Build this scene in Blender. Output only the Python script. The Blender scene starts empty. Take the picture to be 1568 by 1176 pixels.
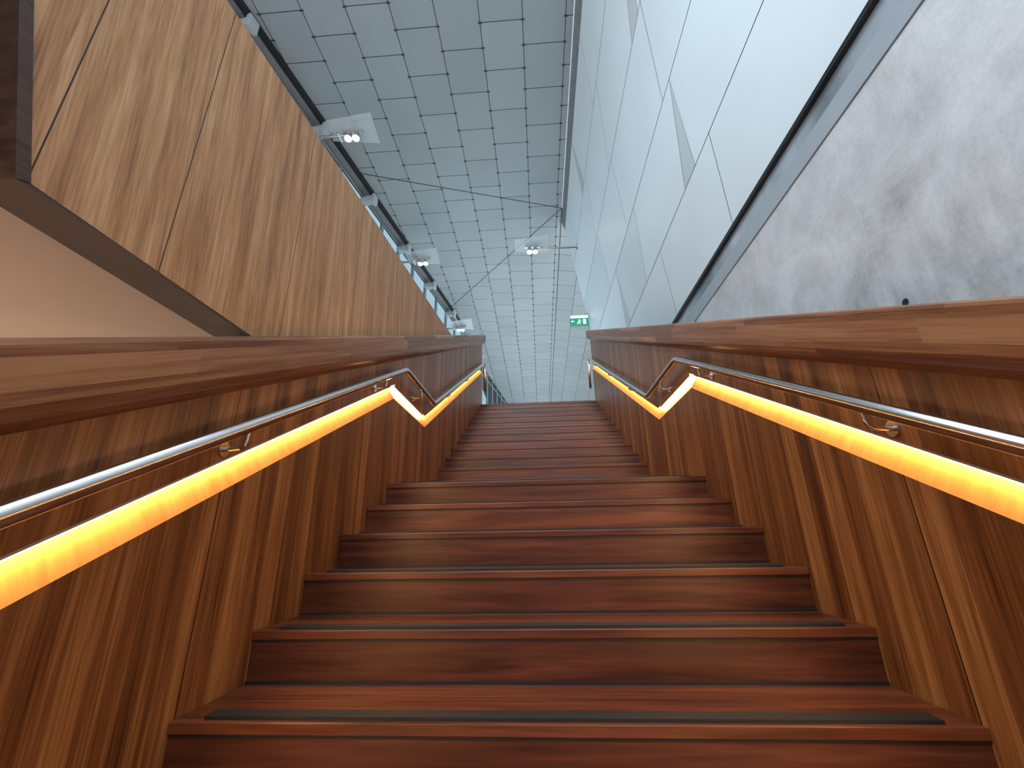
import bpy, math, random
from mathutils import Vector, Matrix
random.seed(4)
sc=bpy.context.scene
sc.view_settings.view_transform='Standard'
try: sc.view_settings.look='None'
except Exception: pass
sc.view_settings.exposure=0.0

# ---------------- helpers ----------------
def newobj(name,verts,faces,mats=(),midx=None,parent=None,rot=0,smooth=False):
    me=bpy.data.meshes.new(name); me.from_pydata([tuple(v) for v in verts],[],faces); me.update()
    for m in mats: me.materials.append(m)
    if midx:
        for p,i in zip(me.polygons,midx): p.material_index=i
    if smooth:
        for p in me.polygons: p.use_smooth=True
    o=bpy.data.objects.new(name,me); sc.collection.objects.link(o)
    o.rotation_euler[2]=-rot
    if parent: o.parent=parent
    return o
def empty(name,rot=0):
    o=bpy.data.objects.new(name,None); sc.collection.objects.link(o); o.empty_display_size=.1
    o.rotation_euler[2]=-rot
    return o
class MB:
    def __init__(s): s.v=[];s.f=[];s.m=[]
    def box(s,x0,x1,y0,y1,z0,z1,m=0):
        n=len(s.v)
        s.v+=[(x0,y0,z0),(x1,y0,z0),(x1,y1,z0),(x0,y1,z0),(x0,y0,z1),(x1,y0,z1),(x1,y1,z1),(x0,y1,z1)]
        for f in [(0,3,2,1),(4,5,6,7),(0,1,5,4),(1,2,6,5),(2,3,7,6),(3,0,4,7)]:
            s.f.append(tuple(n+i for i in f)); s.m.append(m)
    def poly(s,pts,m=0):
        n=len(s.v); s.v+=[tuple(p) for p in pts]; s.f.append(tuple(range(n,n+len(pts)))); s.m.append(m)
    def loft(s,rings,m=0,closed=True,caps=True,fm=None):
        n=len(s.v); k=len(rings[0])
        for r in rings: s.v+=[tuple(p) for p in r]
        for i in range(len(rings)-1):
            for j in range(k if closed else k-1):
                j2=(j+1)%k
                s.f.append((n+i*k+j,n+i*k+j2,n+(i+1)*k+j2,n+(i+1)*k+j)); s.m.append(fm.get(j,m) if fm else m)
        if caps and closed:
            s.f.append(tuple(n+j for j in range(k))[::-1]); s.m.append(m)
            s.f.append(tuple(n+(len(rings)-1)*k+j for j in range(k))); s.m.append(m)
    def tube(s,pts,r,m=0,seg=16):
        pts=[Vector(p) for p in pts]; rings=[]
        for i,p in enumerate(pts):
            if i==0: t=pts[1]-p
            elif i==len(pts)-1: t=p-pts[i-1]
            else: t=(pts[i+1]-p).normalized()+(p-pts[i-1]).normalized()
            t.normalize()
            up=Vector((1,0,0)) if abs(t.x)<.8 else Vector((0,0,1))
            a=t.cross(up).normalized(); b=t.cross(a).normalized()
            rr=r[i] if isinstance(r,(list,tuple)) else r
            rings.append([p+(a*math.cos(2*math.pi*j/seg)+b*math.sin(2*math.pi*j/seg))*rr for j in range(seg)])
        s.loft(rings,m)
    def obj(s,name,mats,parent=None,rot=0,smooth=False,bevel=0,autosm=False):
        o=newobj(name,s.v,s.f,mats,s.m,parent,rot,smooth)
        import bmesh
        bm=bmesh.new(); bm.from_mesh(o.data); bmesh.ops.recalc_face_normals(bm,faces=bm.faces); bm.to_mesh(o.data); bm.free()
        if bevel:
            md=o.modifiers.new('b','BEVEL'); md.width=bevel; md.segments=2; md.limit_method='ANGLE'; md.angle_limit=.6
        if autosm:
            md=o.modifiers.new('e','EDGE_SPLIT'); md.split_angle=.7
        return o

# ---------------- materials ----------------
def base(name):
    m=bpy.data.materials.new(name); m.use_nodes=True; nt=m.node_tree; b=nt.nodes['Principled BSDF']
    return m,nt,b
def N(nt,t,**k):
    n=nt.nodes.new(t)
    for a,v in k.items(): setattr(n,a,v)
    return n
def mth(nt,op,a,b=None,c=None):
    n=nt.nodes.new('ShaderNodeMath'); n.operation=op
    for i,x in enumerate((a,b,c)):
        if x is None: continue
        if isinstance(x,(int,float)): n.inputs[i].default_value=x
        else: nt.links.new(x,n.inputs[i])
    return n.outputs[0]
def mixc(nt,f,a,b,mode='MIX'):
    n=nt.nodes.new('ShaderNodeMix'); n.data_type='RGBA'; n.blend_type=mode
    for i,x in ((0,f),(6,a),(7,b)):
        if isinstance(x,(int,float)): n.inputs[i].default_value=x
        elif isinstance(x,tuple): n.inputs[i].default_value=(*x,1) if len(x)==3 else x
        else: nt.links.new(x,n.inputs[i])
    return n.outputs[2]
def ramp(nt,f,stops):
    n=nt.nodes.new('ShaderNodeValToRGB'); cr=n.color_ramp
    while len(cr.elements)<len(stops): cr.elements.new(.5)
    for e,(p,c) in zip(cr.elements,stops): e.position=p; e.color=(*c,1)
    nt.links.new(f,n.inputs[0]); return n.outputs[0]

def wood(name,dark,mid,light,gs,board_axis=None,bw=.13,bvar=.35,joints=(),jaxis=1,rough=.4,distort=1.0,shear=0.0,spec=.5,rotx=0.0,brick=None,rlo=.32,rhi=.68,fine=5,fmix=.28,seam=0):
    """gs = noise scale per axis (grain runs along the axis with the small number)"""
    m,nt,b=base(name); tc=N(nt,'ShaderNodeTexCoord'); sep=N(nt,'ShaderNodeSeparateXYZ')
    nt.links.new(tc.outputs['Object'],sep.inputs[0])
    X,Y,Z=sep.outputs
    if shear: Z=mth(nt,'SUBTRACT',Z,mth(nt,'MULTIPLY',Y,shear))
    Yj=Y
    if rotx: Y=mth(nt,'ADD',Y,mth(nt,'MULTIPLY',Z,rotx))
    seed=None
    if board_axis is not None:
        ax=(X,Yj,Z)[board_axis]
        q=mth(nt,'DIVIDE',ax,bw)
        fl=mth(nt,'FLOOR',q); fr=mth(nt,'FRACT',q)
        if brick:
            ax2=(X,Y,Z)[brick[0]]
            w0=N(nt,'ShaderNodeTexWhiteNoise'); w0.noise_dimensions='1D'; nt.links.new(fl,w0.inputs['W'])
            fl2=mth(nt,'FLOOR',mth(nt,'ADD',mth(nt,'DIVIDE',ax2,brick[1]),mth(nt,'MULTIPLY',w0.outputs[0],5)))
            fl=mth(nt,'ADD',fl,mth(nt,'MULTIPLY',fl2,37.3))
        wn=N(nt,'ShaderNodeTexWhiteNoise'); wn.noise_dimensions='1D'; nt.links.new(fl,wn.inputs['W']); seed=wn.outputs[0]
    cx=N(nt,'ShaderNodeCombineXYZ')
    for i,(q,s) in enumerate(zip((X,Y,Z),gs)):
        v=mth(nt,'MULTIPLY',q,s)
        if seed is not None: v=mth(nt,'ADD',v,mth(nt,'MULTIPLY',seed,17.0*(i+1)))
        nt.links.new(v,cx.inputs[i])
    n1=N(nt,'ShaderNodeTexNoise'); n1.inputs['Scale'].default_value=1; n1.inputs['Detail'].default_value=3; n1.inputs['Roughness'].default_value=.5; n1.inputs['Distortion'].default_value=distort
    nt.links.new(cx.outputs[0],n1.inputs['Vector'])
    n2=N(nt,'ShaderNodeTexNoise'); n2.inputs['Scale'].default_value=fine; n2.inputs['Detail'].default_value=3
    nt.links.new(cx.outputs[0],n2.inputs['Vector'])
    f=mth(nt,'ADD',mth(nt,'MULTIPLY',n1.outputs[0],1-fmix),mth(nt,'MULTIPLY',n2.outputs[0],fmix))
    if seed is not None: f=mth(nt,'ADD',f,mth(nt,'MULTIPLY',mth(nt,'SUBTRACT',seed,.5),bvar*.5))
    col=ramp(nt,f,[(rlo,dark),(.5,mid),(rhi,light)])
    if seam:
        col=mixc(nt,mth(nt,'MULTIPLY',mth(nt,'LESS_THAN',fr,seam),.45),col,dark)
    if joints:
        ax=(X,Yj,Z)[jaxis]; acc=None
        for j in joints:
            d=mth(nt,'LESS_THAN',mth(nt,'ABSOLUTE',mth(nt,'SUBTRACT',ax,j)),.0022)
            acc=d if acc is None else mth(nt,'MAXIMUM',acc,d)
        col=mixc(nt,acc,col,tuple(c*.12 for c in dark))
    nt.links.new(col,b.inputs['Base Color'])
    r=mth(nt,'ADD',mth(nt,'MULTIPLY',n2.outputs[0],.18),rough-.09)
    nt.links.new(r,b.inputs['Roughness']); b.inputs['Specular IOR Level'].default_value=spec
    bp=N(nt,'ShaderNodeBump'); bp.inputs['Strength'].default_value=.08; bp.inputs['Distance'].default_value=.002
    nt.links.new(f,bp.inputs['Height']); nt.links.new(bp.outputs[0],b.inputs['Normal'])
    return m
def plain(name,col,rough=.5,metal=0,noise=0,nscale=3,aniso=None):
    m,nt,b=base(name); b.inputs['Roughness'].default_value=rough; b.inputs['Metallic'].default_value=metal
    tc=N(nt,'ShaderNodeTexCoord'); n=N(nt,'ShaderNodeTexNoise'); n.inputs['Scale'].default_value=nscale; n.inputs['Detail'].default_value=4
    mp=N(nt,'ShaderNodeMapping'); mp.inputs['Scale'].default_value=aniso or (1,1,1)
    nt.links.new(tc.outputs['Object'],mp.inputs[0]); nt.links.new(mp.outputs[0],n.inputs['Vector'])
    a=tuple(c*(1-noise) for c in col); c2=tuple(min(1,c*(1+noise)) for c in col)
    nt.links.new(ramp(nt,n.outputs[0],[(.3,a),(.7,c2)]),b.inputs['Base Color'])
    return m
def emit(name,col,st):
    m,nt,b=base(name); b.inputs['Base Color'].default_value=(*col,1)
    b.inputs['Emission Color'].default_value=(*col,1); b.inputs['Emission Strength'].default_value=st
    return m

J=tuple(.2+1.2*i-1.2 for i in range(8))
WL=((.070,.018,.004),(.195,.066,.016),(.39,.165,.050))
M_wl=wood('wall_timber_left',*WL,(6,22,.7),1,.10,.42,J,1,.40,rotx=.02,distort=.15,rlo=.30,rhi=.70,fine=6,fmix=.42,seam=.02)
M_wr=wood('wall_timber_right',*WL,(6,22,.7),1,.10,.42,J,1,.40,rotx=.02,distort=.15,rlo=.30,rhi=.70,fine=6,fmix=.42,seam=.02)
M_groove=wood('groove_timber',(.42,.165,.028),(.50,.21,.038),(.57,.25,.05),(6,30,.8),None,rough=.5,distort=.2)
M_panel=wood('panel_timber',(.25,.105,.036),(.46,.235,.095),(.64,.385,.19),(6,25,1.1),1,.36,.10,(.757,1.146,1.82,2.53,3.25,3.97,4.69,5.41),1,.5,distort=.15,rotx=.08,fmix=.42,fine=6)
M_dark=wood('dark_edge_timber',(.03,.012,.006),(.06,.025,.012),(.10,.045,.022),(8,2,20),None,rough=.5)
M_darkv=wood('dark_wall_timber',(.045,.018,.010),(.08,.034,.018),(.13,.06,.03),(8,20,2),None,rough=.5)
M_cap=wood('cap_timber',(.13,.043,.016),(.24,.098,.042),(.36,.178,.088),(10,1.3,34),2,.074,.60,(),1,.38,shear=.486,brick=(1,.95),distort=.3,fmix=.36)
M_tread=wood('tread_timber',(.055,.011,.004),(.115,.026,.009),(.19,.050,.017),(1.3,26,22),1,.105,.3,(),1,.32,distort=.5,spec=.45)
M_riser=wood('riser_timber',(.048,.011,.004),(.10,.024,.010),(.17,.046,.018),(1.3,3,22),2,.166,.3,(),1,.36,distort=.8,spec=.45)
M_steel=plain('brushed_steel',(.62,.61,.60),.20,1,.08,60,(1,.1,1))
M_chan=plain('channel_steel',(.46,.51,.56),.20,.6,.5,1.1,(1,1.5,.2))
M_flange=plain('flange_steel',(.36,.40,.44),.4,.2,.05,4)
M_black=plain('plain_black',(.012,.012,.013),.45,0,.1,30)
M_blackstrip=plain('anti_slip_insert',(.010,.010,.010),.5,0,.2,80)
M_plaster=plain('plaster',(.66,.52,.42),.8,0,.04,2)
M_frame=plain('window_frame',(.33,.36,.38),.5,.2,.05,4)
M_floor=plain('floor_stone',(.20,.15,.12),.6,0,.15,4)
M_led=emit('led_diffuser',(1,.64,.27),28)
M_lamp=emit('lamp_lens',(1,.86,.62),14)

def concrete(name):
    m,nt,b=base(name); tc=N(nt,'ShaderNodeTexCoord')
    n1=N(nt,'ShaderNodeTexNoise'); n1.inputs['Scale'].default_value=1.5; n1.inputs['Detail'].default_value=10; n1.inputs['Roughness'].default_value=.68; n1.inputs['Distortion'].default_value=.4; nt.links.new(tc.outputs['Object'],n1.inputs['Vector'])
    mp2=N(nt,'ShaderNodeMapping'); mp2.inputs['Scale'].default_value=(1,7,1.8); mp2.inputs['Rotation'].default_value=(.45,0,0); nt.links.new(tc.outputs['Object'],mp2.inputs[0])
    n2=N(nt,'ShaderNodeTexNoise'); n2.inputs['Scale'].default_value=1.0; n2.inputs['Detail'].default_value=5; nt.links.new(mp2.outputs[0],n2.inputs['Vector'])
    sep=N(nt,'ShaderNodeSeparateXYZ'); nt.links.new(tc.outputs['Object'],sep.inputs[0])
    damp=N(nt,'ShaderNodeMapRange'); nt.links.new(sep.outputs[2],damp.inputs[0])
    damp.inputs[1].default_value=2.2; damp.inputs[2].default_value=1.1; damp.inputs[3].default_value=.0; damp.inputs[4].default_value=1
    st=mth(nt,'MULTIPLY',damp.outputs[0],mth(nt,'SUBTRACT',n2.outputs[0],.38))
    f=mth(nt,'SUBTRACT',n1.outputs[0],mth(nt,'MULTIPLY',st,.85))
    col=ramp(nt,f,[(.18,(.24,.235,.23)),(.42,(.44,.44,.445)),(.62,(.57,.58,.595))])
    n3=N(nt,'ShaderNodeTexNoise'); n3.inputs['Scale'].default_value=40; n3.inputs['Detail'].default_value=5; nt.links.new(tc.outputs['Object'],n3.inputs['Vector'])
    col=mixc(nt,.45,col,ramp(nt,n3.outputs[0],[(.3,(.36,.36,.36)),(.7,(.62,.62,.62))]),'SOFT_LIGHT')
    # small blow holes
    vo=N(nt,'ShaderNodeTexVoronoi'); vo.inputs['Scale'].default_value=9; nt.links.new(tc.outputs['Object'],vo.inputs['Vector'])
    col=mixc(nt,mth(nt,'MULTIPLY',mth(nt,'LESS_THAN',vo.outputs['Distance'],.035),.6),col,(.2,.2,.2))
    y=sep.outputs[1]; j=None
    for c in (1.3,2.5,3.7,4.9,6.1):
        d=mth(nt,'LESS_THAN',mth(nt,'ABSOLUTE',mth(nt,'SUBTRACT',y,c)),.004); j=d if j is None else mth(nt,'MAXIMUM',j,d)
    col=mixc(nt,mth(nt,'MULTIPLY',j,.2),col,(.7,.7,.7))
    nt.links.new(col,b.inputs['Base Color']); b.inputs['Roughness'].default_value=.62
    bp=N(nt,'ShaderNodeBump'); bp.inputs['Strength'].default_value=.35; bp.inputs['Distance'].default_value=.01
    nt.links.new(n1.outputs[0],bp.inputs['Height']); nt.links.new(bp.outputs[0],b.inputs['Normal'])
    return m
M_conc=concrete('concrete')

TL,TW=.82,.74
def ceilmat():
    m,nt,b=base('ceiling_tiles'); tc=N(nt,'ShaderNodeTexCoord'); sep=N(nt,'ShaderNodeSeparateXYZ'); nt.links.new(tc.outputs['Object'],sep.inputs[0])
    cx=N(nt,'ShaderNodeCombineXYZ'); nt.links.new(sep.outputs[1],cx.inputs[0]); nt.links.new(sep.outputs[0],cx.inputs[1])
    br=N(nt,'ShaderNodeTexBrick'); br.offset=.5; br.squash=1
    for k,v in (('Scale',1),('Mortar Size',.007),('Mortar Smooth',.0),('Bias',0),('Brick Width',TL),('Row Height',TW)): br.inputs[k].default_value=v
    br.inputs['Color1'].default_value=(.37,.43,.455,1); br.inputs['Color2'].default_value=(.41,.475,.50,1); br.inputs['Mortar'].default_value=(.05,.057,.06,1)
    nt.links.new(cx.outputs[0],br.inputs['Vector'])
    n=N(nt,'ShaderNodeTexNoise'); n.inputs['Scale'].default_value=1.5; n.inputs['Detail'].default_value=6; nt.links.new(tc.outputs['Object'],n.inputs['Vector'])
    col=mixc(nt,.15,br.outputs['Color'],ramp(nt,n.outputs[0],[(.3,(.35,.35,.35)),(.7,(.65,.65,.65))]),'SOFT_LIGHT')
    nt.links.new(col,b.inputs['Base Color']); b.inputs['Roughness'].default_value=.6
    return m
M_ceil=ceilmat()
M_w=[plain('wall_panel_light',(.72,.81,.86),.35,0,.03,1),plain('wall_panel_mid',(.66,.75,.80),.35,0,.03,1),plain('wall_panel_grey',(.54,.60,.64),.4,0,.03,1)]
M_glass,_nt,_b=base('plate_glass'); _b.inputs['Base Color'].default_value=(.75,.85,.88,1); _b.inputs['Alpha'].default_value=.35; _b.inputs['Roughness'].default_value=.15
M_pane=bpy.data.materials.new('tinted_glazing'); M_pane.use_nodes=True; nt=M_pane.node_tree; nt.nodes.clear()
tr=N(nt,'ShaderNodeBsdfTransparent'); tr.inputs[0].default_value=(.085,.115,.125,1); gl=N(nt,'ShaderNodeBsdfGlossy'); gl.inputs[1].default_value=.05
mx=N(nt,'ShaderNodeMixShader'); mx.inputs[0].default_value=.08; out=N(nt,'ShaderNodeOutputMaterial')
nt.links.new(tr.outputs[0],mx.inputs[1]); nt.links.new(gl.outputs[0],mx.inputs[2]); nt.links.new(mx.outputs[0],out.inputs[0])

# ---------------- stairs ----------------
XL,XR=-1.055,1.10; H=.166; T=.32; Y1,Z1=1.381,-.47
FLOORZ=Z1-7*H
steps=[(Y1+k*T,Z1+k*H) for k in range(-6,6)]           # lower flight, last = landing
Y7=4.19; Z6=Z1+5*H
upper=[(Y7+k*T,Z6+(k+1)*H) for k in range(12)]
allst=steps+upper
TOPZ=upper[-1][1]; TOPY=upper[-1][0]
mb=MB(); ms=MB()
for i,(y,z) in enumerate(allst):
    ynext=allst[i+1][0] if i+1<len(allst) else y+.16
    zb=z-H if i else FLOORZ
    mb.box(XL,XR,y+.008,y+.035,zb,z-.030,1)
    mb.box(XL,XR,y,ynext+.02,z-.030,z,0)
    ms.box(XL+.09,XR-.09,y+.016,y+.068,z-.002,z+.009,0)
    ms.box(XL+.002,XR-.002,y+.002,y+.0085,zb,zb+.010,1)  # black line drawn along the riser foot
    ms.box(XL+.002,XR-.002,y+.004,y+.0085,z-.036,z-.0302,1)  # black strip as painted shade in the gap under the nosing
st=mb.obj('staircase',[M_tread,M_riser],bevel=.003)
ms.obj('anti_slip_and_shade_strips',[M_blackstrip,M_black],parent=st)

# ---------------- side walls ----------------
def noseZ(y):
    y6=Y1+5*T; yk=Y7-T
    if y<y6: return Z6+(y-y6)*H/T
    if y<yk: return Z6
    return Z6+(y-yk)*H/T
def capZ(y): return .259+.486*(y-.88)
YA,YE=-2.0,TOPY+.16
k1,k2=Y1+5*T,Y7-T
def railZ(y): return noseZ(y)+.845
ys=[YA,k1,k2,YE]
def led(y): return noseZ(y)+.71
def sidewall(name,xf,s,mat):
    mb=MB()
    prof=lambda y:[(xf,led(y)+.020),(xf+s*.05,led(y)+.020),(xf+s*.05,led(y)-.010),(xf,led(y)-.092)]
    rings=[]
    for y in ys:
        p=prof(y)
        rings.append([(xf+s*.165,y,capZ(y)),(xf,y,capZ(y))]+[(a,y,b) for a,b in p]+[(xf,y,noseZ(y)-.45 if y>-1 else FLOORZ),(xf+s*.165,y,FLOORZ)])
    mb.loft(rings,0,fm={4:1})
    return mb.obj(name,[mat,M_groove])
sidewall('wall_left',XL,-1,M_wl); sidewall('wall_right',XR,1,M_wr)

def ledstrip(name,xf,s):
    e=empty(name); mb=MB(); mh=MB()
    segs=[(YA,k1-.05),(k1+.03,k2-.06),(k2+.02,YE-.02)]
    for a,b in segs:
        rings=[[(xf+s*.020,y,led(y)+.019),(xf+s*.014,y,led(y)+.014),(xf+s*.044,y,led(y)-.010),(xf+s*.049,y,led(y)-.008),(xf+s*.049,y,led(y)+.019)] for y in (a,b)]
        mb.loft(rings,0)
        rings=[[(xf+s*.010,y,led(y)+.0195),(xf+s*.010,y,led(y)+.008),(xf+s*.0135,y,led(y)+.008),(xf+s*.0135,y,led(y)+.0195)] for y in (a,b)]
        mh.loft(rings,0)
    mb.obj('diffuser',[M_led],parent=e); mh.obj('housing',[M_flange],parent=e)
ledstrip('led_strip_light',XL,-1); ledstrip('led_strip_light',XR,1)

def cap(name,xf,s):
    mb=MB()
    pr=[(0.001,-.001),(-.045,.03),(-.058,.045),(-.064,.065),(-.064,.195),(-.060,.205),(-.050,.211),(.17,.211),(.17,0)]
    rings=[[(xf+s*a,y,capZ(y)+b) for a,b in pr] for y in (YA,YE+.06)]
    mb.loft(rings,0)
    mb.obj(name,[M_cap])
cap('balustrade_cap',XL,-1); cap('balustrade_cap',XR,1)

def handrail(name,xf,s,br):
    e=empty(name); xr=xf-s*.078; mb=MB()
    def arc(y0):
        out=[]
        for t in range(-3,4):
            a,b=railZ(y0-.05),railZ(y0+.05)
            q=(t+3)/6; p0=(y0-.05,a); p2=(y0+.05,b); p1=(y0,railZ(y0))
            y_=(1-q)**2*p0[0]+2*q*(1-q)*p1[0]+q*q*p2[0]; z_=(1-q)**2*p0[1]+2*q*(1-q)*p1[1]+q*q*p2[1]
            out.append((xr,y_,z_))
        return out
    ye=YE-.1
    pts=[(xr,YA,railZ(YA))]+arc(k1)+arc(k2)+[(xr,ye-.05,railZ(ye-.05)),(xr,ye,railZ(ye)+.0),(xr,ye+.03,railZ(ye)-.02),(xr,ye+.035,railZ(ye)-.06),(xr,ye+.035,railZ(ye)-.6)]
    mb.tube(pts,.0225,0,24)
    mb.obj('rail_tube',[M_steel],parent=e,smooth=True)
    mk=MB()
    for y in br:
        z=railZ(y)
        mk.tube([(xr,y,z-.015),(xr,y,z-.05),(xr+s*.004,y,z-.066),(xr+s*.018,y,z-.075),(xf-s*.0,y,z-.078)],.0075,0,12)
        mk.tube([(xf-s*.008,y,z-.078),(xf+s*.001,y,z-.078)],.026,0,20)
        mk.tube([(xr,y-.03,railZ(y-.03)-.023),(xr,y+.03,railZ(y+.03)-.023)],.006,0,8)
    mk.obj('brackets',[M_steel],parent=e,autosm=True,smooth=True)
handrail('handrail',XL,-1,[-1.1,.1,1.37,2.6,3.45,4.6,5.8,7.1]); handrail('handrail',XR,1,[-1.1,.1,1.38,2.6,3.45,4.6,5.8,7.1])

# ---------------- upper-left timber panel wall ----------------
PX=-1.235
def prism(name,poly,x0,x1,mats):
    mb=MB(); n=len(poly)
    mb.poly([(x1,y,z) for y,z in poly],0); mb.poly([(x0,y,z) for y,z in poly][::-1],0)
    for i in range(n):
        (a,b),(c,d)=poly[i],poly[(i+1)%n]
        mb.poly([(x0,a,b),(x0,c,d),(x1,c,d),(x1,a,b)],1)
    return mb.obj(name,mats)
prism('timber_panel_wall',[(.763,.845),(1.72,.845),(1.72,.70),(5.75,2.62),(5.75,2.84),(.40,2.04)],PX-.13,PX,[M_panel,M_dark])
prism('trim_1',[(.763,.845),(.40,2.04),(.37,2.04),(.733,.832)],PX-.14,PX+.006,[M_dark,M_dark])
prism('trim_2',[(.733,.832),(.763,.845),(1.73,.845),(1.73,.833)],PX-.14,PX+.004,[M_dark,M_dark])
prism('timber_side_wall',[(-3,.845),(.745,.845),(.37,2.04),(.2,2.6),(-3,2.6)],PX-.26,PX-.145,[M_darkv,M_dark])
mb=MB(); mb.box(-2.75,-2.6,-4,9,FLOORZ,.84); mb.obj('wall_plaster',[M_plaster])
mb=MB(); mb.box(-2.75,PX-.27,-4,9,.85,.95); mb.box(PX-.27,PX-.14,.76,9,.85,.95); mb.obj('soffit',[M_plaster])

mb=MB(); mb.box(-7,4,-6,10,FLOORZ-.2,FLOORZ); mb.obj('floor',[M_floor])
mb=MB(); mb.box(-7,9,TOPY+.16,36,TOPZ-.4,TOPZ); mb.obj('floor_upper',[M_floor])
mb=MB(); mb.box(-7,4,-6.2,-6,FLOORZ-.2,4.2); mb.obj('back_sky_blocker',[M_floor])  # unseen wall added behind the camera to block low sky light

# ---------------- right wall ----------------
B0=2.2; ZC=2.735; ZW=3.16
mb=MB(); mb.box(B0,B0+.3,-4,20,FLOORZ,ZC); mb.obj('wall_right_concrete',[M_conc],bevel=.004)
mb=MB()
mb.tube([(B0-.002,2.394,1.27),(B0+.004,2.394,1.27)],.034,0,24); mb.tube([(B0-.004,2.394,1.27),(B0-.001,2.394,1.27)],.022,1,24)
mb.obj('tie_hole',[M_flange,M_black])
e=empty('steel_channel')
mb=MB(); mb.box(B0-.012,B0+.03,-4,20,ZC,ZC+.175,0); mb.obj('flange',[M_flange],parent=e,bevel=.003)
mb=MB(); mb.box(B0+.03,B0+.06,-4,20,ZC+.175,ZW-.03,0); mb.obj('recess',[M_chan],parent=e)
mb=MB(); mb.box(B0-.01,B0+.06,-4,20,ZW-.035,ZW,0); mb.obj('black_edge',[M_black],parent=e)
bt,zt=.98,8.1; L=math.hypot(B0-bt,zt-ZW); ub,uz=(bt-B0)/L,(zt-ZW)/L
nb,nz=-uz,ub
def P(a,h,o=0): return (B0+ub*h+nb*o, a, ZW+uz*h+nz*o)
def aend(h):
    z=ZW+uz*h; return 11.25+(5.33-z)*.42
mb=MB()
mb.poly([P(-3,0),P(aend(0),0),P(aend(L),L),P(-3,L)],3)
hs=[0,.95,2.0,3.1,4.15,L]
for r in range(len(hs)-1):
    h0,h1=hs[r]+.005,hs[r+1]-.005
    a=-3+random.random()*1.5; prev0=-3; prev1=-3
    sk=(-.35,-.7,-.5,-.9,-.6)[r]
    while True:
        n0=a+random.uniform(1.8,2.9)
        e0,e1=aend(h0),aend(h1)
        n1=n0+sk
        last=n0>e0-1.2
        if last: n0,n1=e0,e1
        pts=[P(prev0+.005,h0,.012),P(n0-.005,h0,.012),P(n1-.005,h1,.012),P(prev1+.005,h1,.012)]
        if random.random()<.3 and not last:
            q=P(n0-.38,h0,.012)
            mb.poly([pts[0],q,pts[2],pts[3]],random.choice((0,0,1)))
            mb.poly([P(n0-.373,h0,.012),pts[1],P(n1-.002,h1,.012)],2)
        else:
            mb.poly(pts,random.choice((0,0,0,1)))
        prev0,prev1=n0,n1; a=n0
        if last: break
mb.poly([(bt,-3,zt),(bt,10.1,zt),(.87,10.1,8.42),(.87,-3,8.42)],4)
M_gap=plain('panel_gap',(.20,.24,.27),.6,0,.05,3)
M_lou=plain('louvre_grey',(.20,.22,.235),.5,0,.35,14,(1,5,.2))
mb.obj('wall_right_panels',M_w+[M_gap,M_lou])

# ---------------- ceiling ----------------
A=(-4.12,7.93,8.4); B=(.87,9.54,8.4); C=(-3.18,14.5,8.35); S0=(-4.6-.14*4,.5,8.4); S1=(.87,.5,8.4)
F1=(-2.9,36,7.4); F2=(.87,36,7.4); F3=(9,36,6.0); G=(9,9.5,7.0)
facets=[[S0,S1,B,A],[A,B,C],[B,F2,F1,C],[B,G,F3,F2]]
mb=MB()
for f in facets: mb.poly(f,0)
co=mb.obj('ceiling',[M_ceil])
mb=MB()
for p,q in ((A,B),(B,C),(B,F2)):
    p=Vector(p)+Vector((0,0,-.004)); q=Vector(q)+Vector((0,0,-.004)); t=(q-p).normalized(); w=Vector((-t.y,t.x,0))*.010
    mb.poly([p-w,q-w,q+w,p+w])
mb.obj('crease_joints',[M_black],parent=co)
def pl(f,x,y):
    p,q,r=[Vector(v) for v in f[:3]]; n=(q-p).cross(r-p); return p.z-(n.x*(x-p.x)+n.y*(y-p.y))/n.z
def inside(f,x,y):
    c=False; n=len(f)
    for i in range(n):
        (x1,y1,_),(x2,y2,_)=f[i],f[(i+1)%n]
        if (y1>y)!=(y2>y) and x<(x2-x1)*(y-y1)/(y2-y1)+x1: c=not c
    return c
mb=MB()
for i in range(-6,3):
    for j in range(0,60):
        x=i*TW; y=j*TL/2
        for f in facets[:3]:
            if inside(f,x,y):
                z=pl(f,x,y); mb.box(x-.030,x+.030,y-.011,y+.011,z-.014,z-.002); break
M_clip=plain('clip_grey',(.05,.055,.06),.5,0,.05,5)
mb.obj('ceiling_clips',[M_clip],parent=co)

# clerestory window on the left (runs slightly skewed to the stair)
WR=math.atan(.145)
def loc(x,y): return (x*math.cos(WR)-y*math.sin(WR), x*math.sin(WR)+y*math.cos(WR))
WB=loc(-4.6,4.5)[0]
e=empty('window_1',rot=WR)
mb=MB()
mb.box(WB-.03,WB+.05,-.5,26,8.28,8.42,1)
mb.box(WB-.32,WB-.24,-.5,26,8.32,8.44,0); mb.box(WB-.32,WB-.24,-.5,26,5.2,5.3,0); mb.box(WB-.30,WB-.26,-.5,26,7.60,7.66,0)
mb.box(WB-.3,WB-.03,-.5,26,8.40,8.44,0)
a=-.3
while a<26: mb.box(WB-.32,WB-.24,a,a+.07,5.3,8.32,0); a+=1.025
mb.obj('frame',[M_frame,M_black],parent=e)
mb=MB(); mb.poly([(WB-.28,-.5,5.3),(WB-.28,26,5.3),(WB-.28,26,8.32),(WB-.28,-.5,8.32)]); mb.obj('glazing',[M_pane],parent=e)
mb=MB(); a=-.35
while a<25:
    mb.box(WB-.3,WB+.02,a,a+.17,8.10,8.26,0); mb.box(WB+.02,WB+.10,a-.015,a+.185,8.05,8.31,0); a+=2.05
mb.obj('outrigger_beams',[plain('beam_paint',(.50,.56,.60),.5,0,.05,4)],parent=e,bevel=.01)
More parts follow.
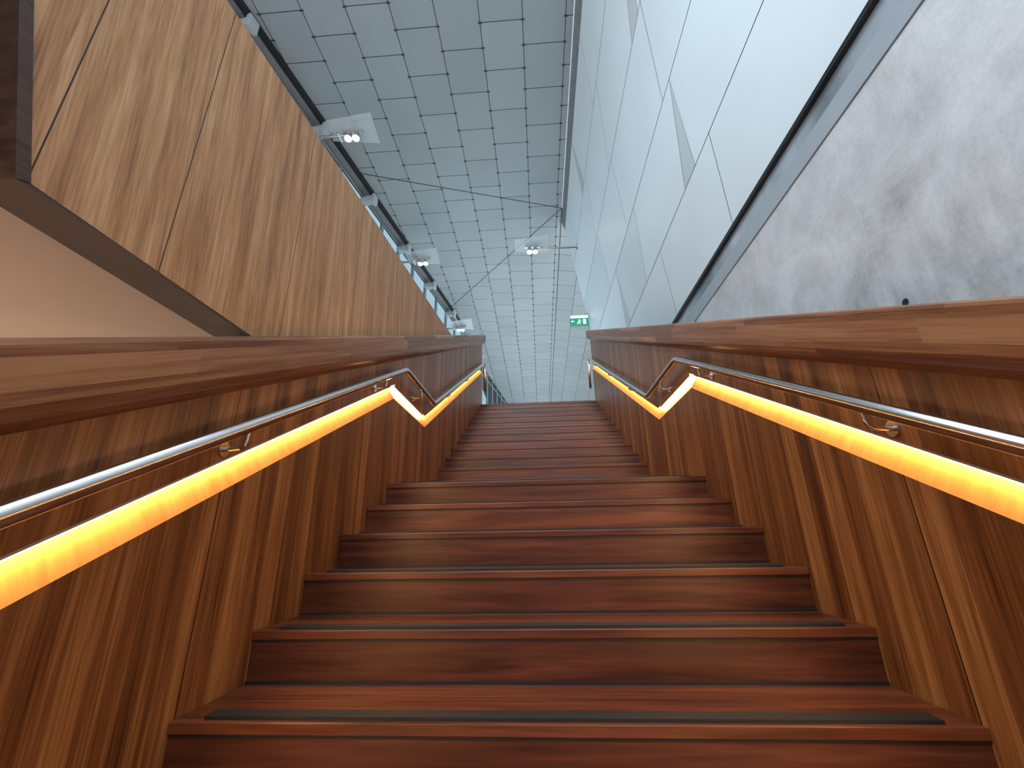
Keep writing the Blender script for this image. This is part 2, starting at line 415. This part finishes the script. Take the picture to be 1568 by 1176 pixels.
mb=MB(); mb.box(WB-.4,WB-.2,-.5,26,1.9,5.2); mb.obj('wall_left_upper',[M_w[1]],rot=WR)
mb=MB(); mb.box(-5.2,9,36,36.2,1.9,8.6); mb.obj('wall_far',[M_w[1]])

# ---------------- reflector spot lamps ----------------
def spot(x,y,z,d,wallx):
    e=empty('reflector_spotlight'); a=y; b=x
    mb=MB()
    mb.tube([(wallx,a,z),(b+d*.12,a,z)],.028,0,12); mb.tube([(wallx,a,z),(wallx-d*.03,a,z)],.07,0,16)
    mb.tube([(b+d*.25,a,z),(b+d*.05,a,z+.22)],.012,0,8); mb.tube([(b+d*.25,a-.1,z-.02),(b+d*.25,a+.1,z-.02)],.02,0,8)
    mb.obj('arm',[M_steel],parent=e,smooth=True,autosm=True)
    mb=MB()
    x0,x1=b-.46,b+.42
    mb.poly([(x0,a-.20,z+.18),(x1,a-.26,z+.24),(x1+.02,a+.26,z+.06),(x0,a+.16,z+.08)],0)
    g=mb.obj('glass_plate',[M_glass],parent=e); md=g.modifiers.new('s','SOLIDIFY'); md.thickness=.012
    mb=MB(); mc=MB()
    for dx in (-.075,.075):
        mb.tube([(b+dx,a,z+.06),(b+dx,a,z-.03),(b+dx,a-.01,z-.09)],[.05,.06,.070],0,20)
        mc.tube([(b+dx,a-.01,z-.088),(b+dx,a-.012,z-.102)],.064,0,20)
    mb.box(b-.2,b+.2,a-.03,a+.03,z+.05,z+.09,0)
    mb.obj('lamp_heads',[M_steel],parent=e); mc.obj('lenses',[M_lamp],parent=e)
def edge(y): return -4.6+.145*(y-4.5)-.26
spot(-3.33,6.0,7.3,-1,edge(6)); spot(-3.02,10.05,7.3,-1,edge(10)); spot(-2.7,14.2,7.3,-1,edge(14.2)); spot(.03,9.58,7.15,1,1.215)

# ---------------- exit sign ----------------
e=empty('exit_sign')
M_green=emit('sign_green',(.01,.30,.17),.6); M_white=emit('sign_white',(.9,.95,.95),.5)
sx,sy,sz=1.26,10.8,5.63; k=.82
mb=MB(); mb.box(sx-.32*k,sx+.32*k,sy,sy+.05,sz-.20*k,sz+.20*k); mb.obj('housing',[M_frame],parent=e,bevel=.01)
mb=MB(); mb.box(sx-.30*k,sx+.30*k,sy-.006,sy,sz+.08*k,sz+.185*k,1); mb.box(sx-.30*k,sx+.30*k,sy-.006,sy,sz-.185*k,sz+.07*k,0)
q=sy-.010
def tri(pts,m): mb.poly([(sx+x*k,q,sz+z*k) for x,z in pts],m)
tri([(.12,-.15),(.22,-.15),(.22,.04),(.12,.04)],1)
tri([(-.02,0),(.02,0),(.02,.04),(-.02,.04)],1); tri([(-.05,-.08),(0,-.08),(.02,-.01),(-.03,-.01)],1)
tri([(-.10,-.14),(-.07,-.15),(-.01,-.08),(-.05,-.07)],1); tri([(.01,-.15),(.04,-.15),(.01,-.08),(-.03,-.08)],1)
tri([(.02,-.02),(.07,-.05),(.07,-.07),(.01,-.05)],1)
tri([(-.16,-.05),(-.25,-.05),(-.25,-.02),(-.16,-.02)],1); tri([(-.24,.02),(-.28,-.035),(-.24,-.09)],1)
mb.obj('face',[M_green,M_white],parent=e)
mb=MB(); mb.tube([(sx+.18,sy+.03,sz+.15),(sx+.18,sy+.03,sz+.22),(1.56,sy+.03,sz+.22)],.018,0,8); mb.obj('arm',[M_steel],parent=e)

# ---------------- light ----------------
w=bpy.data.worlds.new('World'); sc.world=w; w.use_nodes=True
nt=w.node_tree; bg=nt.nodes['Background']
tc=N(nt,'ShaderNodeTexCoord'); sp=N(nt,'ShaderNodeSeparateXYZ'); nt.links.new(tc.outputs['Generated'],sp.inputs[0])
nt.links.new(ramp(nt,sp.outputs[2],[(.0,(.34,.36,.38)),(.3,(.72,.80,.86)),(1,(.72,.85,.98))]),bg.inputs[0])
bg.inputs[1].default_value=6.5
def area(name,loc,rot,sx,sy,pw,col):
    l=bpy.data.lights.new(name,'AREA'); l.shape='RECTANGLE'; l.size=sx; l.size_y=sy; l.energy=pw; l.color=col
    o=bpy.data.objects.new(name,l); sc.collection.objects.link(o); o.location=loc; o.rotation_euler=rot; return o
area('ceiling_fill',(-1.2,18,TOPZ+.6),(math.pi,0,0),4,18,400,(.78,.92,1))  # added fill without a fixture, lifts the far ceiling
area('soffit_fill',(-2.3,1.5,-.25),(math.pi,0,0),.3,4.5,15,(1,.80,.62))  # added fill hidden behind the cap, brightens the soffit plaster

# ---------------- camera ----------------
psi,p,r=math.radians(3.4),math.radians(19.5),math.radians(1.0)
R=Vector((math.cos(psi),math.sin(psi),0)); F=Vector((-math.sin(psi)*math.cos(p),math.cos(psi)*math.cos(p),math.sin(p))); U=R.cross(F)
R2=R*math.cos(r)-U*math.sin(r); U2=U*math.cos(r)+R*math.sin(r)
cam=bpy.data.cameras.new('camera'); co=bpy.data.objects.new('camera',cam); sc.collection.objects.link(co)
M=Matrix((R2,U2,-F)).transposed().to_4x4(); co.matrix_world=M
cam.sensor_width=36; cam.lens=36*661/1568; cam.clip_start=.02; cam.clip_end=200
sc.camera=co
